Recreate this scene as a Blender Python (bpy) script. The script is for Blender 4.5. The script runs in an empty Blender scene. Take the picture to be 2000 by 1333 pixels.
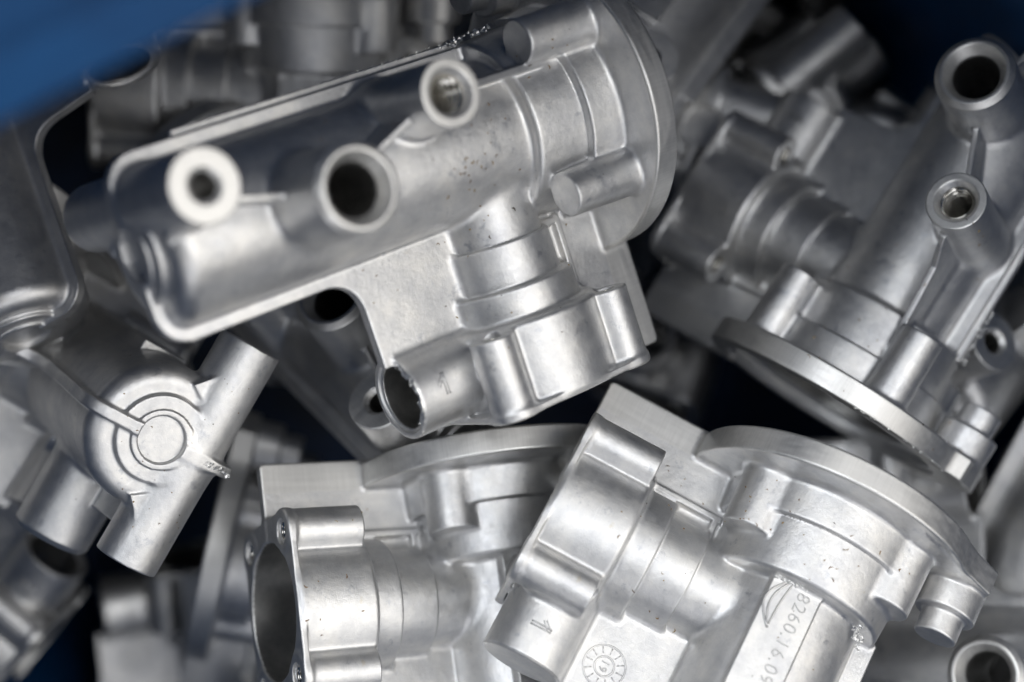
import bpy, math, random
import numpy as np
from mathutils import Vector, Matrix
random.seed(7)
S = 0.00012          # metres per unit (one unit is about a pixel of the 2000 px frame in the focal plane)
D = 3476.0           # camera height above z = 0, in units
sc = bpy.context.scene
col = sc.collection
PREVIEW = False

# ------------------------------------------------------------------ camera
cam_d = bpy.data.cameras.new('camera')
cam = bpy.data.objects.new('camera', cam_d); col.objects.link(cam)
cam.location = (0, 0, D * S)
cam_d.sensor_width = 36.0
cam_d.lens = 18.0 * D / 1000.0
cam_d.clip_start = 0.005; cam_d.clip_end = 20.0
cam_d.dof.use_dof = True
cam_d.dof.focus_distance = (D - 55) * S
cam_d.dof.aperture_fstop = (cam_d.lens / 1000.0) / (112 * S)
cam_d.dof.aperture_blades = 9
sc.camera = cam

# ------------------------------------------------------------------ world, lamps, exposure
world = bpy.data.worlds.new('World'); sc.world = world; world.use_nodes = True
wb = world.node_tree.nodes['Background']
wb.inputs[0].default_value = (0.95, 0.97, 1.0, 1); wb.inputs[1].default_value = 0.03
def area(name, direction, dist, sx, sy, power, colour, spin=0.0):
    l = bpy.data.lights.new(name, 'AREA'); l.shape = 'RECTANGLE'; l.size = sx; l.size_y = sy
    l.energy = power; l.color = colour
    o = bpy.data.objects.new(name, l); col.objects.link(o)
    d = Vector(direction).normalized()
    o.location = d * dist
    q = (-d).to_track_quat('-Z', 'Y'); o.rotation_euler = (q.to_matrix() @ Matrix.Rotation(spin, 3, 'Z')).to_euler()
    return o
area('window_light', (0.85, -0.10, 0.66), 1.5, 1.4, 1.1, 12.5, (1.0, 0.97, 0.925))
area('ceiling_and_fill_lamp', (0.10, 0.80, 0.75), 1.6, 1.6, 0.60, 10.0, (1.0, 0.985, 0.955), math.radians(15))
area('ceiling_and_fill_lamp', (-0.40, 0.28, 0.98), 1.7, 1.1, 0.80, 14.0, (0.93, 0.96, 1.0), math.radians(30))
area('ceiling_and_fill_lamp', (0.34, 0.10, 1.0), 1.7, 0.9, 0.40, 8.0, (0.98, 0.985, 1.0), math.radians(-35))  # added fill lamp, aimed to brighten the upper-right cluster
area('ceiling_and_fill_lamp', (0.10, -0.80, 0.80), 1.6, 1.5, 0.50, 6.0, (0.95, 0.96, 1.0))
sc.view_settings.view_transform = 'Standard'; sc.view_settings.look = 'None'
sc.view_settings.exposure = 0.0; sc.view_settings.gamma = 1.0
sc.cycles.max_bounces = 8; sc.cycles.diffuse_bounces = 3; sc.cycles.glossy_bounces = 5
sc.cycles.sample_clamp_indirect = 6.0
sc.cycles.use_denoising = True

# ------------------------------------------------------------------ materials
def mat_new(name):
    m = bpy.data.materials.new(name); m.use_nodes = True
    nt = m.node_tree; return m, nt, nt.nodes['Principled BSDF']
def node(nt, t, **kw):
    n = nt.nodes.new(t)
    for k, v in kw.items():
        if k.startswith('in_'): n.inputs[int(k[3:])].default_value = v
        else: setattr(n, k, v)
    return n
def noise(nt, vec, scale, detail=4.0, rough=0.55):
    n = node(nt, 'ShaderNodeTexNoise'); nt.links.new(vec, n.inputs['Vector'])
    n.inputs['Scale'].default_value = scale; n.inputs['Detail'].default_value = detail
    n.inputs['Roughness'].default_value = rough
    return n.outputs[0]
def ramp(nt, fac, stops):
    n = node(nt, 'ShaderNodeValToRGB'); nt.links.new(fac, n.inputs[0])
    e = n.color_ramp.elements
    while len(e) < len(stops): e.new(0.5)
    for i, (p, c) in enumerate(stops):
        e[i].position = p; e[i].color = c if len(c) == 4 else (*c, 1)
    return n.outputs[0]
def mix(nt, fac, a, b, mode='MIX'):
    n = node(nt, 'ShaderNodeMix', data_type='RGBA', blend_type=mode)
    for i, v in ((0, fac), (6, a), (7, b)):
        if hasattr(v, 'links') or hasattr(v, 'is_linked'): nt.links.new(v, n.inputs[i])
        else: n.inputs[i].default_value = v
    return n.outputs[2]
def math_n(nt, op, a, b=0.0, c=0.0):
    n = node(nt, 'ShaderNodeMath', operation=op)
    for i, v in enumerate((a, b, c)):
        if hasattr(v, 'is_linked'): nt.links.new(v, n.inputs[i])
        else: n.inputs[i].default_value = v
    return n.outputs[0]
def ucoord(nt, scl=(1, 1, 1)):
    tc = node(nt, 'ShaderNodeTexCoord'); mp = node(nt, 'ShaderNodeMapping')
    mp.inputs['Scale'].default_value = tuple(s / S for s in scl)
    nt.links.new(tc.outputs['Object'], mp.inputs['Vector'])
    return mp.outputs[0]

def cast_material(name, machined):
    m, nt, p = mat_new(name)
    u = ucoord(nt)
    big = noise(nt, u, 0.014, 7, .68)
    mid = noise(nt, u, 0.05, 5, .65)
    fine = noise(nt, u, 0.42, 3, .6)
    if machined:
        us = ucoord(nt, (0.04, 1, 1))
        streak = noise(nt, us, 0.30, 4, .7)
        us2 = ucoord(nt, (1, 0.05, 0.7)); streak2 = noise(nt, us2, 0.10, 3, .6)
        base = ramp(nt, streak, [(.25, (.58, .575, .56)), (.75, (.76, .755, .74))])
        base = mix(nt, 0.35, base, ramp(nt, streak2, [(.3, (.56, .56, .55)), (.7, (.80, .79, .77))]))
        rough = math_n(nt, 'MULTIPLY_ADD', streak2, 0.25, 0.32)
        hgt = math_n(nt, 'MULTIPLY_ADD', streak, .5, math_n(nt, 'MULTIPLY', fine, .25))
        bump_s = 0.14
    else:
        base = ramp(nt, big, [(.32, (.53, .535, .55)), (.5, (.64, .64, .64)), (.68, (.74, .73, .71))])
        # bluish burnished patches with a shape of their own
        pt = noise(nt, u, 0.024, 6, .72)
        blot = ramp(nt, pt, [(.60, (0, 0, 0)), (.67, (1, 1, 1))])
        base = mix(nt, math_n(nt, 'MULTIPLY', blot, .55), base, (.36, .38, .42, 1))
        # dark pin holes and pores
        v = node(nt, 'ShaderNodeTexVoronoi'); nt.links.new(u, v.inputs['Vector']); v.inputs['Scale'].default_value = 0.035
        v.inputs['Randomness'].default_value = 1.0
        dn = math_n(nt, 'ADD', v.outputs['Distance'], math_n(nt, 'MULTIPLY', fine, .10))
        pore = ramp(nt, dn, [(.085, (1, 1, 1)), (.115, (0, 0, 0))])
        gate = ramp(nt, noise(nt, u, 0.02, 2, .5), [(.56, (0, 0, 0)), (.64, (1, 1, 1))])
        pore = math_n(nt, 'MULTIPLY', pore, gate)
        base = mix(nt, math_n(nt, 'MULTIPLY', pore, .8), base, (.16, .15, .14, 1))
        # fine speckle and hair scratches
        v2 = node(nt, 'ShaderNodeTexVoronoi'); nt.links.new(u, v2.inputs['Vector']); v2.inputs['Scale'].default_value = 0.11
        sp = ramp(nt, math_n(nt, 'ADD', v2.outputs['Distance'], math_n(nt, 'MULTIPLY', fine, .22)), [(.17, (1, 1, 1)), (.24, (0, 0, 0))])
        base = mix(nt, math_n(nt, 'MULTIPLY', sp, .30), base, (.30, .30, .31, 1))
        scr = None
        for k_, (a_, b_) in enumerate([((1, .03, .03), .16), ((.04, 1, .6), .15), ((.6, .05, 1), .15)]):
            s_ = ramp(nt, noise(nt, ucoord(nt, a_), b_, 2, .5), [(.485, (0, 0, 0)), (.497, (1, 1, 1)), (.509, (0, 0, 0))])
            s_ = math_n(nt, 'MULTIPLY', s_, ramp(nt, noise(nt, u, .012 + .004 * k_, 1, .5), [(.55, (0, 0, 0)), (.62, (1, 1, 1))]))
            scr = s_ if scr is None else math_n(nt, 'MAXIMUM', scr, s_)
        base = mix(nt, math_n(nt, 'MULTIPLY', scr, .35), base, (.90, .90, .90, 1))
        # thin yellow release-agent stain
        ys = ramp(nt, noise(nt, u, 0.017, 5, .7), [(.69, (0, 0, 0)), (.76, (1, 1, 1))])
        base = mix(nt, math_n(nt, 'MULTIPLY', ys, .35), base, (.50, .42, .26, 1))
        rough = math_n(nt, 'ADD', math_n(nt, 'MULTIPLY_ADD', mid, 0.27, 0.32), math_n(nt, 'MULTIPLY', blot, -.06))
        hgt = math_n(nt, 'MULTIPLY_ADD', mid, 1.0, math_n(nt, 'MULTIPLY', fine, .30))
        hgt = math_n(nt, 'SUBTRACT', hgt, math_n(nt, 'MULTIPLY', pore, .8))
        bump_s = 0.42
    nt.links.new(base, p.inputs['Base Color']); nt.links.new(rough, p.inputs['Roughness'])
    p.inputs['Metallic'].default_value = 0.93
    b = node(nt, 'ShaderNodeBump'); b.inputs['Strength'].default_value = bump_s; b.inputs['Distance'].default_value = 2.2 * S
    nt.links.new(hgt, b.inputs['Height']); nt.links.new(b.outputs[0], p.inputs['Normal'])
    return m
M_CAST = cast_material('die_cast_aluminium', False)
M_MACH = cast_material('machined_aluminium', True)
def bored_material(name, c0, c1, rough):
    m, nt, p = mat_new(name); u = ucoord(nt)
    nt.links.new(ramp(nt, noise(nt, u, .05, 4, .6), [(.3, c0), (.7, c1)]), p.inputs['Base Color'])
    p.inputs['Metallic'].default_value = 1; p.inputs['Roughness'].default_value = rough
    return m
M_BORE = bored_material('shade_toned_bore_aluminium', (.36, .36, .355), (.50, .495, .48), .38)  # darker base for bore interiors: their shade is put into the colour
M_MARK = bored_material('cast_lettering', (.42, .42, .43), (.58, .58, .57), .36)
M_THREAD, nt_, p_ = mat_new('cut_thread'); p_.inputs['Metallic'].default_value = 1; p_.inputs['Roughness'].default_value = .2
u_ = ucoord(nt_); nt_.links.new(ramp(nt_, noise(nt_, u_, .2), [(.3, (.52, .50, .45)), (.7, (.66, .645, .61))]), p_.inputs['Base Color'])
M_BURR, nt_, p_ = mat_new('torn_aluminium'); p_.inputs['Metallic'].default_value = .9; p_.inputs['Roughness'].default_value = .33
u_ = ucoord(nt_); nt_.links.new(ramp(nt_, noise(nt_, u_, .15), [(.3, (.45, .45, .46)), (.6, (.9, .9, .88))]), p_.inputs['Base Color'])
M_BLUE, nt_, p_ = mat_new('blue_plastic')
tc_ = node(nt_, 'ShaderNodeTexCoord')
nt_.links.new(ramp(nt_, noise(nt_, tc_.outputs['Object'], 60, 4, .6), [(.3, (.0006, .028, .092)), (.7, (.0008, .040, .125))]), p_.inputs['Base Color'])
p_.inputs['Roughness'].default_value = .5; p_.inputs['Specular IOR Level'].default_value = .2
M_CHIP, nt_, p_ = mat_new('brown_chip')
oi_ = node(nt_, 'ShaderNodeObjectInfo')
u_ = ucoord(nt_); nt_.links.new(ramp(nt_, noise(nt_, u_, .03), [(.38, (.05, .04, .03)), (.46, (.20, .11, .045)), (.66, (.32, .24, .11))]), p_.inputs['Base Color'])
p_.inputs['Roughness'].default_value = .6
# ----------------------------------------------------------------- casting shape (signed distance field)
# Local units are "u" (0.12 mm).  x = along the main tube towards the flange, y = away from the
# side tube, z = towards the face that carries the tall bosses.
def smin(a, b, k):
    h = np.maximum(k - np.abs(a - b), 0.0) / k
    return np.minimum(a, b) - h * h * k * 0.25
def smax(a, b, k):
    h = np.maximum(k - np.abs(a - b), 0.0) / k
    return np.maximum(a, b) + h * h * k * 0.25
def cyl(P, ax, c, R, lo, hi, r=3.0, R2=None):
    """rounded cylinder / cone along axis ax; c = the two other coordinates (in x,y,z order)"""
    o = [i for i in (0, 1, 2) if i != ax]
    rad = np.hypot(P[:, o[0]] - c[0], P[:, o[1]] - c[1])
    t = P[:, ax]
    RR = R if R2 is None else R + (R2 - R) * np.clip((t - lo) / (hi - lo), 0, 1)
    w0 = rad - RR + r
    w1 = np.abs(t - (lo + hi) / 2) - (hi - lo) / 2 + r
    return np.hypot(np.maximum(w0, 0), np.maximum(w1, 0)) + np.minimum(np.maximum(w0, w1), 0) - r
def box(P, lo, hi, r=2.5):
    q = [np.abs(P[:, i] - (lo[i] + hi[i]) / 2) - (hi[i] - lo[i]) / 2 + r for i in range(3)]
    return np.sqrt(sum(np.maximum(v, 0) ** 2 for v in q)) + np.minimum(np.maximum(np.maximum(q[0], q[1]), q[2]), 0) - r
def rect2(a, b, alo, ahi, blo, bhi, r):
    q0 = np.abs(a - (alo + ahi) / 2) - (ahi - alo) / 2 + r
    q1 = np.abs(b - (blo + bhi) / 2) - (bhi - blo) / 2 + r
    return np.hypot(np.maximum(q0, 0), np.maximum(q1, 0)) + np.minimum(np.maximum(q0, q1), 0) - r
def extr(d2, t, lo, hi, r=2.5):
    q0 = d2 + r
    q1 = np.abs(t - (lo + hi) / 2) - (hi - lo) / 2 + r
    return np.hypot(np.maximum(q0, 0), np.maximum(q1, 0)) + np.minimum(np.maximum(q0, q1), 0) - r
def poly2(a, b, pts):
    """convex polygon, counter-clockwise"""
    d = None
    for i in range(len(pts)):
        (x0, y0), (x1, y1) = pts[i], pts[(i + 1) % len(pts)]
        L = math.hypot(x1 - x0, y1 - y0)
        e = ((a - x0) * (y1 - y0) - (b - y0) * (x1 - x0)) / L
        d = e if d is None else np.maximum(d, e)
    return d
def slab(P, p0, p1, half, zlo, zhi):
    """upright rib between two (x,y) points"""
    dx, dy = p1[0] - p0[0], p1[1] - p0[1]; L = math.hypot(dx, dy)
    s = ((P[:, 0] - p0[0]) * dx + (P[:, 1] - p0[1]) * dy) / L
    n = (-(P[:, 0] - p0[0]) * dy + (P[:, 1] - p0[1]) * dx) / L
    q = np.stack([s, n, P[:, 2]], 1)
    return box(q, (0, -half, zlo), (L, half, zhi), 2.2)

XS = 263.0
EY, EZ = 272.0, -45.0
HB = [(-1, 1), (1, 1), (-1, -1), (1, -1)]
def parts_sdf(P):
    x, y, z = P[:, 0], P[:, 1], P[:, 2]
    out = []
    A = lambda n, d, k: out.append((n, d, k))
    tube = cyl(P, 0, (0, 0), 143, -424, 430, 36)
    tube = smin(tube, box(P, (-250, -70, -150), (335, 30, -60), 2), 4)
    A('main_tube', tube, 1)
    cap = cyl(P, 0, (0, 0), 88, -436, -300, 4)
    ring = cyl(P, 0, (0, 0), 60, -442, -300, 2.5)
    A('end_cap', np.minimum(cap, ring), 7)
    # parting-plane web
    rim = rect2(x, y, -446, 440, -169, 173, 62)
    pl = np.minimum(rect2(x, y, -56, 260, -352, -120, 8), rect2(x, y, 240, 561, -510, -130, 10))
    pl = smin(rim, pl, 70)
    A('web_plate', extr(pl, z, -12, 12, 2.5), 9)
    A('parting_rim', extr(rect2(x, y, -300, 330, 150, 186, 3), z, -13, -1, 2), 3)
    # collar, flange
    col = np.minimum(cyl(P, 0, (0, -9), 177, 322, 520, 9, 195), cyl(P, 0, (0, -4), 202, 428, 520, 5, 209))
    A('collar', col, 12)
    A('flange', cyl(P, 0, (0, 0), 294, 501, 553, 5), 13)
    for n_, (yy, zz, x0, R) in enumerate([(146, 158, 345, 47), (-150, 158, 345, 46), (141, -108, 372, 57), (-145, -108, 380, 57)]):
        A('flange_boss#%d' % n_, cyl(P, 0, (yy, zz), R - 3, x0, 520, 4, R + 2), 13)
    # ear with the stepped stud on the rim of the flange
    ear = extr(poly2(y, z, [(150, -210), (312, -95), (312, 15), (150, 130)]) - 12, x, 501, 552, 4)
    ear = smin(ear, cyl(P, 0, (EY, EZ), 60, 440, 553, 5), 10)
    ear = smin(ear, cyl(P, 0, (EY, EZ), 42, 392, 553, 4), 6)
    A('flange_ear', ear, 10)
    # side tube
    sd = np.minimum(cyl(P, 1, (XS, 0), 96, -215, -60, 5), cyl(P, 1, (XS, 0), 108, -300, -200, 4))
    sd = smin(sd, cyl(P, 1, (XS, 0), 130, -360, -284, 5), 5)
    A('side_tube', sd, 16)
    A('plate_rib', np.minimum(box(P, (396, -345, -26), (410, -190, 26), 3), box(P, (340, -208, -26), (408, -194, 26), 3)), 8)
    # bearing housing
    h = cyl(P, 1, (XS, 0), 158, -507, -343, 12)
    lip = extr(rect2(x, z, XS - 182, XS + 182, -150, 150, 45), y, -509, -496, 2)
    A('bearing_housing', smin(h, lip, 7), 10)
    for n_, (sx, sz) in enumerate(HB):
        A('housing_boss#%d' % n_, cyl(P, 1, (XS + 140 * sx, 105 * sz), 43, -508, -353, 4), 13)
    A('outlet_pipe', cyl(P, 0, (-411, -18), 82, -32, 250, 3), 14)
    # tall bosses on the front
    A('threaded_boss', cyl(P, 2, (96, 98), 65, -6, 277, 2.5, 61), 16)
    A('port_boss', cyl(P, 2, (-150, -3), 84, 60, 305, 7, 81), 16)
    A('cross_boss', cyl(P, 2, (-384, 80), 64, -243, 246, 2.5), 13)
    r1 = slab(P, (-150, -3), (96, 98), 6, 60, 214)
    r2 = slab(P, (-384, 60), (-150, 0), 6, 60, 196)
    r3 = np.minimum(extr(poly2(x, z, [(96, 60), (160, 60), (215, 190), (165, 238), (96, 238)]), y, 91, 105, 2), extr(poly2(x, z, [(96, 60), (430, 60), (430, 150), (330, 168), (150, 216), (96, 216)]), y, 91, 105, 2))
    f1 = extr(poly2(z, y, [(90, -44), (225, 50), (225, 90), (60, 90)][::-1]), x, 88, 103, 2)
    f2 = extr(poly2(z, y, [(110, -60), (215, 20), (215, 60), (60, 60)][::-1]), x, -391, -377, 2)
    rb = np.minimum(np.minimum(r1, r2), np.minimum(np.maximum(r3, -9e3), np.minimum(f1, f2)))
    A('stiffening_rib', rb, 8)
    for s in (1, -1):
        g = extr(poly2(y, z * s, [(5, 122), (60, 90), (80, 196), (74, 196)]), x, -428, -410, 2)
        A('gusset', g, 8)
    return out

def holes(P, d):
    def sub(a, k=3.0):
        nonlocal d
        d = smax(d, -a, k)
    x, y, z = P[:, 0], P[:, 1], P[:, 2]
    sub(cyl(P, 0, (0, 0), 116, -372, 620, 20))
    sub(cyl(P, 0, (0, 0), 172, 450, 620, 8))
    sub(cyl(P, 0, (0, 0), 236, 528, 620, 4))
    sub(cyl(P, 0, (0, 0), 252, 546, 620, 1))
    sub(cyl(P, 0, (0, 0), 47, -500, -431, 2))
    sub(cyl(P, 1, (XS, 0), 78, -560, -80, 4))
    sub(cyl(P, 1, (XS, 0), 136, -560, -372, 5))
    sub(cyl(P, 0, (-411, -18), 62, -90, 150, 4))
    sub(cyl(P, 0, (-411, -18), 70, -90, -26, 2))
    for sx, sz in HB:
        sub(cyl(P, 1, (XS + 140 * sx, 105 * sz), 21, -560, -300, 1), 2)
        sub(cyl(P, 1, (XS + 140 * sx, 105 * sz), 25, -560, -503, 1), 2)
    # tall bosses: cone mouth then bore
    def bore(cx, cy, top, rb, rc, depth, cone):
        sub(cyl(P, 2, (cx, cy), rb, top - depth, top + 60, 2), 2)
        rad = np.hypot(x - cx, y - cy)
        sub(np.maximum((rad - rc) * .8 + (top - z) * .8 * (rc - rb) / cone, top - cone - z), 1.5)
    bore(96, 98, 277, 34.5, 44, 262, 15)
    bore(-150, -3, 305, 47, 63, 250, 26)
    bore(-384, 80, 246, 22, 31, 150, 10)
    bore2 = cyl(P, 2, (-384, 80), 22, -300, -150, 2); sub(bore2, 2)
    rad = np.hypot(x + 150, y + 3)
    d = smax(d, np.where((rad < 100) & (z > 280), (rad + z - (81 + 305 - 11)) * .7071, -50.0), 1.5)
    return d

def full_sdf(P):
    d = None
    for n, e, k in parts_sdf(P):
        d = e if d is None else smin(d, e, float(k))
    return holes(P, d).astype(np.float32)
def evaluate(P, chunk=60000):
    from concurrent.futures import ThreadPoolExecutor
    cs = [P[i:i + chunk] for i in range(0, len(P), chunk)]
    with ThreadPoolExecutor(4) as ex:
        r = list(ex.map(full_sdf, cs))
    return np.concatenate(r) if r else np.zeros(0, np.float32)

def build_surface(vox):
    lo = np.array([-460., -530., -330.]); hi = np.array([580., 410., 330.])
    B = 8
    nb = np.ceil((hi - lo) / (vox * B)).astype(int)
    n = nb * B
    bi = np.stack(np.meshgrid(*[np.arange(k) for k in nb], indexing='ij'), -1).reshape(-1, 3)
    cen = (lo + (bi + .5 - .5 / B) * B * vox).astype(np.float32)
    dc = evaluate(cen)
    keep = np.abs(dc) < vox * B * .5 * 1.7321 + 8
    F = np.ones(n, np.int8)
    Fb = F.reshape(nb[0], B, nb[1], B, nb[2], B)
    ins = bi[dc < 0]
    Fb[ins[:, 0], :, ins[:, 1], :, ins[:, 2], :] = -1
    kb = bi[keep]
    off = np.stack(np.meshgrid(*[np.arange(B)] * 3, indexing='ij'), -1).reshape(-1, 3)
    idx = (kb[:, None, :] * B + off[None]).reshape(-1, 3)
    d = evaluate((lo + idx * vox).astype(np.float32))
    F[idx[:, 0], idx[:, 1], idx[:, 2]] = np.where(d < 0, -1, 1)
    s = (F < 0)
    c = np.zeros([k - 1 for k in n], np.int8)
    for a in (0, 1):
        for b in (0, 1):
            for e in (0, 1):
                c += s[a:n[0] - 1 + a, b:n[1] - 1 + b, e:n[2] - 1 + e]
    act = (c > 0) & (c < 8)
    ids = np.full(act.shape, -1, np.int32)
    cells = np.argwhere(act)
    ids[act] = np.arange(len(cells), dtype=np.int32)
    quads = []
    for ax in range(3):
        o = [i for i in range(3) if i != ax]
        sl0 = [slice(1, -1)] * 3; sl1 = [slice(1, -1)] * 3
        sl0[ax] = slice(0, -1); sl1[ax] = slice(1, None)
        a = s[tuple(sl0)]; b = s[tuple(sl1)]
        e = np.argwhere(a != b)
        g = e.copy()
        for q in o: g[:, q] += 1
        fl = s[g[:, 0], g[:, 1], g[:, 2]]
        def cid(d1, d2):
            h = g.copy(); h[:, o[0]] -= d1; h[:, o[1]] -= d2
            return ids[h[:, 0], h[:, 1], h[:, 2]]
        Q = np.stack([cid(1, 1), cid(0, 1), cid(0, 0), cid(1, 0)], 1)
        if ax == 1: fl = ~fl
        Q[~fl] = Q[~fl][:, ::-1]
        quads.append(Q)
    Q = np.concatenate(quads)
    V = (lo + (cells + .5) * vox).astype(np.float32)
    base = V.copy()
    T = np.array([[1, 1, 1], [1, -1, -1], [-1, 1, -1], [-1, -1, 1]], np.float32)
    def grad(V, h):
        m = len(V)
        dd = evaluate((V[None] + T[:, None] * h).reshape(-1, 3).astype(np.float32)).reshape(4, m)
        G = (T[:, None] * dd[..., None]).sum(0)
        return dd.mean(0), G / (4 * h)
    for it in range(3):
        dm, G = grad(V, .7)
        g2 = np.maximum((G * G).sum(1), .3)
        V = V - G * (dm / g2)[:, None] * (1.0 if it else .9)
        V = base + np.clip(V - base, -vox * .62, vox * .62)
    dm, G = grad(V, 1.0)
    N = G / np.maximum(np.linalg.norm(G, axis=1, keepdims=True), 1e-6)
    fc = V[Q].mean(1).astype(np.float32)
    pp = parts_sdf(fc)
    lab = np.argmin(np.stack([e for _, e, _ in pp], 0), 0)
    return V, N, Q, [n_ for n_, _, _ in pp], lab
# ------------------------------------------------------------------ mesh helpers
def link_mesh(name, verts, faces, mat, parent=None, smooth=True):
    me = bpy.data.meshes.new(name)
    me.from_pydata([tuple(c * S for c in v) for v in verts], [], faces); me.update()
    if smooth: me.polygons.foreach_set('use_smooth', [True] * len(me.polygons))
    me.materials.append(mat)
    o = bpy.data.objects.new(name, me); col.objects.link(o)
    if parent: o.parent = parent
    return o
def frame(ax):
    a = Vector(ax).normalized()
    t = Vector((0, 0, 1)) if abs(a.z) < .9 else Vector((1, 0, 0))
    e = a.cross(t).normalized(); return a, e, a.cross(e)
def thread_mesh(c, ax, R, amp, pitch, length, nseg=56):
    """internal screw thread: a helical saw-tooth sleeve, c = mouth centre, ax points inwards"""
    a, e, f = frame(ax); c = Vector(c)
    rows = int(length / pitch * 10)
    V, F = [], []
    for i in range(rows + 1):
        for j in range(nseg):
            th = 2 * math.pi * j / nseg; s = i / rows * length
            ph = (s / pitch + j / nseg) % 1.0
            tri = 1 - abs(2 * ph - 1)
            rad = R - amp * min(1, tri * 1.25)
            V.append(c + a * s + (e * math.cos(th) + f * math.sin(th)) * rad)
    for i in range(rows):
        for j in range(nseg):
            k = (j + 1) % nseg
            F.append((i * nseg + j, i * nseg + k, (i + 1) * nseg + k, (i + 1) * nseg + j))
    return V, F
def tube_path(pts, r, n=6, closed=False):
    """thin bead swept along 3-D points"""
    V, F = [], []; m = len(pts); pts = [Vector(p) for p in pts]
    for i, p in enumerate(pts):
        q0 = pts[(i - 1) % m] if (closed or i) else p; q1 = pts[(i + 1) % m] if (closed or i < m - 1) else p
        a, e, f = frame(q1 - q0)
        for j in range(n):
            t = 2 * math.pi * j / n; V.append(p + (e * math.cos(t) + f * math.sin(t)) * r)
    for i in range(m if closed else m - 1):
        for j in range(n):
            k = (j + 1) % n; i2 = (i + 1) % m
            F.append((i * n + j, i * n + k, i2 * n + k, i2 * n + j))
    if not closed: F += [tuple(range(n))[::-1], tuple((m - 1) * n + j for j in range(n))]
    return V, F
def merge(lst):
    V, F = [], []
    for v, f in lst:
        o = len(V); V += list(v); F += [tuple(o + i for i in q) for q in f]
    return V, F
def flake(c, n, size, rnd):
    """ragged torn crumb"""
    a, e, f = frame(n); V = []; k = 7
    for lay, (rr, hh) in enumerate([(1.0, 0), (.8, .35), (.35, .7)]):
        for j in range(k):
            t = 2 * math.pi * j / k + lay * .4
            r = size * rr * rnd.uniform(.45, 1.15)
            V.append(Vector(c) + e * math.cos(t) * r + f * math.sin(t) * r * .8 + a * size * hh * rnd.uniform(.4, 1.3))
    F = [(i * k + j, i * k + (j + 1) % k, (i + 1) * k + (j + 1) % k, (i + 1) * k + j) for i in range(2) for j in range(k)]
    F.append(tuple(2 * k + j for j in range(k))); F.append(tuple(range(k))[::-1])
    return V, F

# ------------------------------------------------------------------ the casting and its parts
V_, N_, Q_, NAMES, LAB = build_surface(5.0 if PREVIEW else 3.0)
def machined_mask(fc, fn):
    x, y, z = fc.T
    m = (np.hypot(y, z) > 286) & (x > 498)                                  # turned rim of the flange
    m |= (x > 551)
    m |= (y < -506)                                                           # milled housing mouth
    m |= (z > 275.5) & (np.hypot(x - 96, y - 98) < 70)
    m |= (z > 270) & (np.hypot(x + 150, y + 3) < 90) & (fn[:, 2] > .3)
    m |= (z > 244) & (np.hypot(x + 384, y - 80) < 70)
    m |= (np.abs(fn[:, 1]) > .8) & (y > 165) & (np.abs(z) < 13)
    return m
def bored_mask(fc, fn):
    x, y, z = fc.T
    def inward(a, b, na, nb): return a * na + b * nb < 0
    m = (np.hypot(x - XS, z) < 138) & (y > -506) & (y < -370) & inward(x - XS, z, fn[:, 0], fn[:, 2])
    m |= (np.hypot(x - XS, z) < 134) & (y < -368) & (y > -380)
    m |= (np.hypot(x - XS, z) < 80) & (y > -506) & (y < -150) & inward(x - XS, z, fn[:, 0], fn[:, 2])
    m |= (np.hypot(y + 411, z + 18) < 64) & (x > -88) & (x < 200)
    m |= (np.hypot(x + 150, y + 3) < 49) & (z < 275) & (z > 40) & inward(x + 150, y + 3, fn[:, 0], fn[:, 1])
    m |= (np.hypot(x + 150, y + 3) < 45) & (z < 80) & (z > 30)
    m |= (np.hypot(x + 384, y - 80) < 24) & (np.abs(z) > 60)
    m |= (np.hypot(y, z) < 174) & (x > 440) & (x < 548) & (inward(y, z, fn[:, 1], fn[:, 2]) | (fn[:, 0] > .5))
    m |= (np.hypot(y, z) < 118)
    m &= ~((np.hypot(y, z) < 118) & (x < -380))
    return m
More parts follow.
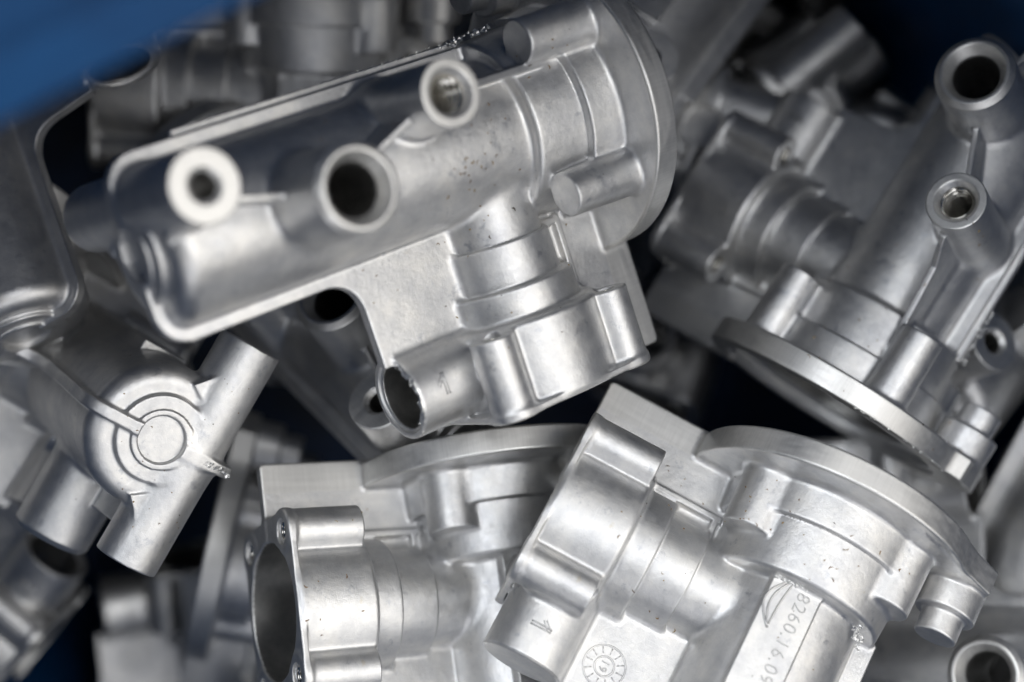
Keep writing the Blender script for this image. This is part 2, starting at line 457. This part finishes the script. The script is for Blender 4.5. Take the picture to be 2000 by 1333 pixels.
def build_casting():
    root = bpy.data.objects.new('gearbox_casting', None); col.objects.link(root)
    root.empty_display_size = .01
    fc = V_[Q_].mean(1); fn = N_[Q_].mean(1); mm = np.where(bored_mask(fc, fn), 2, machined_mask(fc, fn).astype(int))
    objs = {}
    for li, nm in enumerate(NAMES):
        sel = np.where(LAB == li)[0]
        if len(sel) < 30: continue
        q = Q_[sel]; uq, inv = np.unique(q, return_inverse=True); inv = inv.reshape(-1, 4)
        kind = nm.split('#')[0]
        me = bpy.data.meshes.new(kind)
        me.vertices.add(len(uq)); me.vertices.foreach_set('co', (V_[uq] * S).astype(np.float32).ravel())
        me.loops.add(len(inv) * 4); me.loops.foreach_set('vertex_index', inv.astype(np.int32).ravel())
        me.polygons.add(len(inv)); me.polygons.foreach_set('loop_start', np.arange(0, len(inv) * 4, 4, dtype=np.int32))
        me.polygons.foreach_set('use_smooth', np.ones(len(inv), bool))
        me.materials.append(M_CAST); me.materials.append(M_MACH); me.materials.append(M_BORE)
        me.polygons.foreach_set('material_index', mm[sel].astype(np.int32))
        me.update(calc_edges=True); me.validate()
        me.normals_split_custom_set_from_vertices(N_[uq].astype(np.float32).tolist())
        o = bpy.data.objects.new(kind, me); col.objects.link(o); o.parent = root
        objs[nm] = o
    v, f = thread_mesh((96, 98, 262), (0, 0, -1), 37.5, 9, 18, 225)
    link_mesh('screw_thread', v, f, M_THREAD, objs['threaded_boss'])
    for n_, (sx, sz) in enumerate(HB):
        v1, f1 = thread_mesh((XS + 140 * sx, -504, 105 * sz), (0, 1, 0), 21.2, 4, 9, 146, 32)
        link_mesh('screw_thread', v1, f1, M_THREAD, objs['housing_boss#%d' % n_])
    # raised lettering on the back pad, numeral one on the pipe, round date stamp on the web
    def text_obj(name, s, size, loc, rx, uy, parent, off=0.0, ext=1.0):
        cu = bpy.data.curves.new(name, 'FONT'); cu.body = s; cu.size = size * S
        cu.extrude = ext * S; cu.offset = off * S; cu.space_character = 1.15; cu.fill_mode = 'BOTH'
        cu.bevel_depth = .5 * S; cu.bevel_resolution = 1
        o = bpy.data.objects.new(name + '_tmp', cu); col.objects.link(o)
        dg = bpy.context.evaluated_depsgraph_get()
        me = bpy.data.meshes.new_from_object(o.evaluated_get(dg)); bpy.data.objects.remove(o)
        r = Vector(rx).normalized(); u = Vector(uy).normalized(); n = r.cross(u)
        me.transform(Matrix(((r.x, u.x, n.x, loc[0] * S), (r.y, u.y, n.y, loc[1] * S), (r.z, u.z, n.z, loc[2] * S), (0, 0, 0, 1))))
        me.materials.clear(); me.materials.append(M_MARK)
        o = bpy.data.objects.new(name, me); col.objects.link(o); o.parent = parent
        return o
    text_obj('raised_lettering', '8260.16.09.20', 37, (312, -15, -150), (-1, 0, 0), (0, 1, 0), objs['main_tube'], -1.1, 1.8)
    crest = merge([tube_path([(330 - 110 * t, -28 - R * math.sin(math.pi * t) - 14 * t, -150.8) for t in [i / 16 for i in range(17)]], 2.0) for R in (4, 22, 34)])
    link_mesh('raised_emblem', crest[0], crest[1], M_MARK, objs['main_tube'])
    def on_pipe(px, py, side):   # point on the outlet pipe surface
        dy = py + 411; return (px, py, -18 + side * (math.sqrt(max(82 ** 2 - dy * dy, 0)) + .3))
    one = []
    for side, cx, rd in ((1, 20, 1), (-1, 32, -1)):
        stem = [(cx + 6 * rd, -425 + 42 * t) for t in [i / 8 for i in range(9)]]
        flag = [(cx + 6 * rd - 17 * rd * t, -383 - 20 * t) for t in [i / 5 for i in range(6)]]
        if side == -1:
            stem = [(cx - 2, -432 + 42 * t) for t in [i / 8 for i in range(9)]]
            flag = [(cx - 2 + 15 * t, -390 - 17 * t) for t in [i / 5 for i in range(6)]]
        for w in (-3, 3):
            one.append(tube_path([on_pipe(a + w, b, side) for a, b in stem], 1.7))
        one.append(tube_path([on_pipe(a, b, side) for a, b in flag], 1.2))
        one.append(tube_path([on_pipe(a + 3 * rd, b - 5, side) for a, b in flag], 1.2))
    v, f = merge(one); link_mesh('raised_numeral', v, f, M_MARK, objs['outlet_pipe'])
    cx, cy = 40, -268; zz = -12.2
    st = [tube_path([(cx + R * math.cos(t), cy + R * math.sin(t), zz) for t in [2 * math.pi * i / 40 for i in range(40)]], 2.0, closed=True) for R in (19, 41)]
    for i in range(12):
        t = 2 * math.pi * i / 12; st.append(tube_path([(cx + R * math.cos(t), cy + R * math.sin(t), zz) for R in (25, 38)], 1.3))
    v, f = merge(st); stamp = link_mesh('date_stamp', v, f, M_CAST, objs['web_plate'])
    text_obj('raised_lettering', '19', 23, (cx + 13, cy - 8, -12.6), (-1, 0, 0), (0, 1, 0), stamp, -.5, 2.2)
    return root
proto = build_casting()
used = [False]
def children_of(o): return [c for c in bpy.data.objects if c.parent == o]
KIDS = {}
def tree(o):
    return [(c, tree(c)) for c in children_of(o)]
PROTO_TREE = tree(proto)
def copy_casting():
    r = proto.copy(); col.objects.link(r)
    def rec(lst, par):
        for c, sub in lst:
            d = c.copy(); col.objects.link(d); d.parent = par; rec(sub, d)
    rec(PROTO_TREE, r)
    return r
def basis(x, y):
    x = Vector(x).normalized(); y = Vector(y); y = (y - x * x.dot(y)).normalized(); z = x.cross(y)
    return Matrix((x, y, z)).transposed()
def put(R, T, label):
    o = proto if not used[0] else copy_casting(); used[0] = True
    o.rotation_mode = 'QUATERNION'; o.rotation_quaternion = R.to_quaternion()
    o.location = Vector(T) * S
    o['label'] = label; o['category'] = 'metal casting'; o['group'] = 'die-cast aluminium housings heaped in the crate'
    return o
def at_px(R, local, px, py, z):
    """origin that brings a local point to a photo pixel at height z"""
    f = D / (D - z); w = Vector(((px - 1000) / f, (666.5 - py) / f, z))
    return w - R @ Vector(local)
def rotz(a): return Matrix.Rotation(math.radians(a), 3, 'Z')
RA2 = Matrix(((-.475, .76, -.445), (-.872, -.475, .12), (-.12, .445, .888)))
RA = Matrix(((.778, -.307, .548), (.337, .94, .048), (-.53, .147, .835)))
RB = Matrix(((-.533, .743, -.406), (-.845, -.444, .298), (.041, .502, .865)))
RC = Matrix(((.46, .881, -.113), (.818, -.469, -.332), (-.346, .06, -.936)))
RD = Matrix(((-.142, .899, -.414), (.952, .01, -.306), (-.271, -.438, -.857)))
RE = basis((-.43, .17, -.88), (.84, -.50, -.28))
A_ = put(RA, (-301.4, 290.8, 214.3), 'largest casting, topmost, three ringed bosses facing up and a torn pipe marked 1')
B_ = put(RB, (969.0, 319.5, -336.1), 'casting at the right edge with a wide ring boss above a shiny threaded boss')
C_ = put(RC, at_px(RC, (561, -510, 0), 1194, 747, -115), 'casting lying on its front with raised 8260.16.09.20 lettering and round date stamp')
D_ = put(RD, at_px(RD, (403, -507, -105), 553, 1038, 25), 'casting with a wide open round bore facing left, between two screw holes')
E_ = put(RE, at_px(RE, (-440, 0, 0), 316, 860, 60), 'casting standing on end, showing its ringed end cap and the cross pipe over it')
RF = basis((-.36, .86, -.28), (-.74, -.55, -.30))
put(RF, at_px(RF, (-426, -169, 0), 168, 572, -80), 'casting cut by the left edge, its rounded rim corner and cap pointing down')
RG = basis((.03, .93, .22), (1, -.03, .05))
put(RG, at_px(RG, (385, -147, -128), 480, 82, -560), 'dark casting in shade below the blue crate rim, behind the long torn edge')
RH = basis((-.62, .55, -.55), (-.69, -.66, .12))
put(RH, at_px(RH, (-150, -3, 305), 645, 575, -170), 'casting under the notch of the top casting, only ring boss and tube showing')
RL = rotz(160) @ RA
put(RL, at_px(RL, (-150, -3, 305), 1922, 1318, -150), 'casting in the bottom right corner with a blurred ring boss and thin rib')
RM = basis((.45, .82, -.34), (-.86, .47, .1))
put(RM, at_px(RM, (-32, -411, -18), 75, 1010, -430), 'bluish blurred casting below the standing one, its pipe end pointing down left')
RN = rotz(20) @ RA
put(RN, at_px(RN, (-384, 80, 246), 1943, 668, -330), 'casting half hidden at the right edge, one small dark-holed boss showing')
RK = basis((.55, .75, -.3), (.8, -.5, .1))
put(RK, at_px(RK, (0, 0, 143), 1335, 0, -800), 'grey blurred casting at the top edge behind the big round flange')
RJ = basis((0, .92, -.35), (1, .05, .1))
put(RJ, at_px(RJ, (-440, 0, 0), 1556, -70, -900), 'blurred casting at the top edge, only its round cap end hanging into view')
RP = basis((.12, -.25, -.96), (.35, .9, -.2))
put(RP, at_px(RP, (-442, 0, 0), 1372, 245, -560), 'blurred casting on end beside the round flange, its ringed cap facing up')
RV = basis((-.05, .12, -.99), (-.62, .75, .1))
put(RV, at_px(RV, (-442, 0, 0), 1560, 235, -700), 'blurred casting on end in the upper right cluster, a bright bar across its cap')
RX = basis((.25, .25, -.93), (.8, -.55, .1))
put(RX, at_px(RX, (-442, 0, 0), 1690, 330, -820), 'dim blurred casting on end, deepest of the cluster beside the blue wall')
RW = basis((.7, .5, -.4), (-.5, .8, .1))
put(RW, at_px(RW, (263, -507, 0), 1350, 330, -1150), 'blurred casting deep behind the round flange, mostly covered')
RO = basis((-.4, -.85, -.2), (-.8, .4, .1))
put(RO, at_px(RO, (200, 0, -143), 1975, 1290, -520), 'pale blurred casting behind the stepped stud at the right edge')
RQ = basis((-.6, -.72, -.32), (-.8, .6, 0))
put(RQ, at_px(RQ, (-32, -411, -18), 110, 1080, -700), 'blurred casting at the left edge near the bottom, a pale diagonal pipe end')
RR = basis((.95, .12, -.28), (-.1, -.95, -.1))
put(RR, at_px(RR, (-32, -411, -18), 200, 1190, -1150), 'dark blurred casting in the bottom left, its pipe lying level above a pale web')
RS = basis((-.97, .22, .10), (.2, .9, .3))
put(RS, at_px(RS, (527, 0, -294), 405, 1160, -520), 'casting under the open bore one, only its milled flange edge showing as a strip')

# ------------------------------------------------------------------ the blue crate
U = Vector((.16, -.21, .965)).normalized()
W = Vector((.894, .447, 0)); W = (W - U * U.dot(W)).normalized()
Nn = U.cross(W).normalized()                         # towards the upper left, out through the near wall
P0 = Vector((-455, 352, 1300))                        # a point on the inner top edge of that wall
crate = bpy.data.objects.new('storage_crate', None); col.objects.link(crate)
crate['label'] = 'blue plastic crate holding the heap of castings, its rim blurred at top left'; crate['category'] = 'crate'
Rm = Matrix((W, Nn, U)).transposed()
crate.rotation_mode = 'QUATERNION'; crate.rotation_quaternion = Rm.to_quaternion(); crate.location = P0 * S
def prism(name, prof, w0, w1, rot=False):
    """profile in (n,u) swept along w"""
    V = [(w, a, b) if not rot else (a, w, b) for w in (w0, w1) for a, b in prof]; n = len(prof)
    F = [(i, (i + 1) % n, n + (i + 1) % n, n + i) for i in range(n)] + [tuple(range(n))[::-1], tuple(n + i for i in range(n))]
    o = link_mesh(name, V, F, M_BLUE, crate, smooth=False)
    bv = o.modifiers.new('bevel', 'BEVEL'); bv.width = 5 * S; bv.segments = 3; bv.limit_method = 'ANGLE'
    return o
WL, WR, NB, DEP = -1120, 1520, -2700, -3300
prof = [(0, 0), (70, 0), (70, -46), (190, -46), (190, -10), (250, -10), (250, -190), (236, -190), (236, -64), (44, -64), (44, DEP), (0, DEP)]
prism('side_wall', prof, WL - 200, WR + 200)
prism('side_wall', [(NB - a, b) for a, b in prof][::-1], WL - 200, WR + 200)
prism('end_wall', [(WR + a, b) for a, b in prof][::-1], NB + 1, -1, True)
prism('end_wall', [(WL - a, b) for a, b in prof], NB + 1, -1, True)
prism('crate_floor', [(NB - 40, DEP - 40), (40, DEP - 40), (40, DEP - 1), (NB - 40, DEP - 1)], WL - 40, WR + 40)

M_FLOOR, nt_, p_ = mat_new('shade_toned_blue_plastic'); tc_ = node(nt_, 'ShaderNodeTexCoord')  # crate blue darkened for the floor, shade of the gaps put into the colour
nt_.links.new(ramp(nt_, noise(nt_, tc_.outputs['Object'], 40, 4, .6), [(.35, (.001, .009, .028)), (.72, (.002, .034, .115))]), p_.inputs['Base Color'])
p_.inputs['Roughness'].default_value = .5
for o in crate.children:
    if o.name.startswith('crate_floor'): o.data.materials[0] = M_FLOOR

# ------------------------------------------------------------------ torn edges (parts of their castings)
def part_of(root, nm):
    return next(c for c in bpy.data.objects if c.parent == root and c.name.split('.')[0] == nm)
def burr(root, parent_name, items, seed):
    """items: (centre, normal, size) in the casting's own units"""
    r = random.Random(seed)
    v, f = merge([flake(c, n, s, r) for c, n, s in items])
    link_mesh('torn_burr', v, f, M_BURR, part_of(root, parent_name), smooth=False)
r = random.Random(3)
def ragged_lip():
    V, F = [], []; n = 240; w = 0.0; steps = []
    for i in range(n + 1):
        if i % 3 == 0: w = w * .55 + r.uniform(-3.2, 3.2)
        q = i / n; env = math.sin(math.pi * q) ** .5
        ri = 79 - env * (11 + 5 * math.sin(q * 9) + 3 * math.sin(q * 23 + 1)) + w * env + r.uniform(-.8, .8)
        a = math.radians(14 + 132 * q); bulge = env * (2.5 + 1.5 * math.sin(q * 31)) + r.uniform(-.5, .5)
        for rad, x in ((81.6, -29), (80.5, -33 - bulge * .5), (ri + 3, -34 - bulge), (ri, -32 - bulge * .3), (ri + 2, -28)):
            V.append((x, -411 + rad * math.cos(a), -18 + rad * math.sin(a)))
    for i in range(n):
        for k in range(5):
            m = (k + 1) % 5; F.append((i * 5 + k, i * 5 + m, i * 5 + 5 + m, i * 5 + 5 + k))
    F += [(4, 3, 2, 1, 0), tuple(n * 5 + k for k in range(5))]
    return V, F
v, f = ragged_lip(); link_mesh('torn_lip', v, f, M_BURR, part_of(A_, 'outlet_pipe'), smooth=False)
lip = []
for i in range(14):
    a = math.radians(r.uniform(20, 140)); R = r.uniform(66, 80)
    lip.append(((-35, -411 + R * math.cos(a), -18 + R * math.sin(a)), (-1, r.uniform(-.5, .5), .3), r.uniform(2, 4)))
burr(A_, 'outlet_pipe', lip, 1)
edge = []
for i in range(230):
    x = r.uniform(-285, 330); big = 1 if x < 225 else 2.6
    edge.append(((x, 184 + r.uniform(-2, 2.5) * big, -7 + r.uniform(-6, 7)), (0, 1, r.uniform(-.3, .5)), r.uniform(1.5, 3.6) * (1 + .8 * (x > 225) * r.random())))
for i in range(40):
    x = 300 + 90 * r.random(); edge.append(((x, 180 + (x - 300) * .12 + r.uniform(-6, 6), r.uniform(-14, 24)), (0, 1, .4), r.uniform(3, 8)))
burr(A_, 'parting_rim', edge, 2)
cb = []
for i in range(46):
    t_ = r.random(); cb.append(((326 - 14 * r.random() + 5 * t_, -72 + 76 * t_, -150 - 4 * r.random()), (.2, r.uniform(-.7, .7), -1), r.uniform(1.5, 6.0)))
for i in range(30):
    t_ = r.random(); cb.append(((322 - 30 * t_ + r.uniform(-9, 9), 112 + 26 * t_ + r.uniform(-7, 7), -112 + 26 * t_ + r.uniform(-4, 4)), (-.5, r.uniform(-.6, .8), -1), r.uniform(1.5, 5.5)))
burr(C_, 'main_tube', cb, 3)
bb = []
for i in range(60):
    bb.append(((r.uniform(190, 330), 188 + r.uniform(-4, 6), r.uniform(-16, 2)), (0, 1, r.uniform(-.4, .4)), r.uniform(2, 6)))
burr(B_, 'parting_rim', bb, 4)
eb = []
for i in range(40):
    t_ = r.random(); eb.append(((-446 + r.uniform(-2, 3), 92 + 62 * t_, r.uniform(-5, 5)), (-1, .2, r.uniform(-.4, .4)), r.uniform(2, 5.5)))
burr(E_, 'cross_boss', eb, 5)
fl = []
for i in range(70):
    a = r.uniform(-.5, 1.1); fl.append(((552 - r.uniform(0, 3), 292 * math.cos(a), -292 * math.sin(a) * -1), (.6, math.cos(a), math.sin(a)), r.uniform(1.5, 4)))
burr(B_, 'flange', fl, 6)

# ------------------------------------------------------------------ grit and wood-coloured chips lying on the castings
VV = V_[::2].astype(np.float64); NV = N_[::2].astype(np.float64)
def surf(root):
    Rm_ = np.array(root.rotation_quaternion.to_matrix()); T_ = np.array(root.location) / S
    P = VV @ Rm_.T + T_; Nw = NV @ Rm_.T
    f = D / (D - P[:, 2]); return P, Nw, 1000 + P[:, 0] * f, 666.5 - P[:, 1] * f
chips = []; rr = random.Random(11)
def scatter(root, zones, long_share=.5, size=(2.0, 5.5)):
    P, Nw, X, Y = surf(root)
    for cx, cy, rad, cnt in zones:
        for _ in range(int(cnt * .5)):
            a = rr.uniform(0, 6.28); q = rad * math.sqrt(rr.random())
            m = np.where((np.abs(X - cx - q * math.cos(a)) < 5) & (np.abs(Y - cy - q * math.sin(a)) < 5) & (Nw[:, 2] > .15))[0]
            if not len(m): continue
            k = m[np.argmax(P[m, 2])]
            n = Vector(Nw[k]); c = Vector(P[k]) + n * .4
            _, e, f = frame(n); th = rr.uniform(0, 3.14)
            e, f = e * math.cos(th) + f * math.sin(th), f * math.cos(th) - e * math.sin(th)
            L = rr.uniform(*size) * (1.7 if rr.random() < long_share else .8); w = rr.uniform(.8, 1.7); h = rr.uniform(.6, 1.4)
            bend = rr.uniform(-.5, .5) * L
            ring = []
            for s_ in (-1, -.35, .35, 1):
                ww = w * (1.15 - .6 * abs(s_)) * rr.uniform(.7, 1.2); mid = c + e * L * s_ * .5 + f * bend * s_ * s_
                ring += [mid - f * ww, mid + f * ww, mid + f * ww * .5 + n * h, mid - f * ww * .5 + n * h]
            F = [(i * 4 + j, i * 4 + (j + 1) % 4, (i + 1) * 4 + (j + 1) % 4, (i + 1) * 4 + j) for i in range(3) for j in range(4)] + [(3, 2, 1, 0), (12, 13, 14, 15)]
            chips.append((ring, F))
scatter(A_, [(900, 300, 70, 26), (930, 370, 60, 22), (1000, 250, 90, 14), (980, 430, 60, 8), (900, 480, 50, 8), (1120, 440, 80, 5), (900, 640, 60, 5), (1000, 600, 120, 10), (760, 560, 90, 8), (700, 200, 140, 8), (1060, 120, 60, 14)])
scatter(B_, [(1700, 560, 120, 20), (1880, 480, 60, 10), (1950, 560, 50, 7), (1640, 700, 80, 10), (1850, 800, 90, 12)])
scatter(C_, [(1480, 970, 70, 22), (1350, 920, 90, 12), (1600, 1050, 90, 22), (1250, 1000, 110, 12), (1330, 1150, 90, 16), (1440, 1010, 30, 6), (1550, 1270, 60, 5), (1700, 1080, 90, 12)])
scatter(D_, [(650, 1180, 80, 14), (680, 960, 80, 8)])
scatter(E_, [(300, 760, 90, 14), (300, 900, 100, 16), (440, 780, 60, 14), (300, 1030, 60, 12)], .2, (1.5, 3.0))
v, f = merge(chips)
ch = link_mesh('brown_chips', v, f, M_CHIP, None, smooth=False)
ch['label'] = 'tiny brown and dark chips of grit scattered over the castings'; ch['category'] = 'chips'; ch['kind'] = 'stuff'

# the pipe of this one was cast shut: a solid end skin closes its mouth
n_ = 64; ring = lambda x, R: [(x, -411 + R * math.cos(2 * math.pi * i / n_), -18 + R * math.sin(2 * math.pi * i / n_)) for i in range(n_)]
V = ring(-24, 76) + ring(-33, 79) + ring(-34.5, 76.5)
F = [(k * n_ + i, k * n_ + (i + 1) % n_, (k + 1) * n_ + (i + 1) % n_, (k + 1) * n_ + i) for k in (0, 1) for i in range(n_)]
F += [tuple(range(2 * n_, 3 * n_)), tuple(range(n_))[::-1]]
link_mesh('end_skin', V, F, M_CAST, part_of(C_, 'outlet_pipe'), smooth=False)
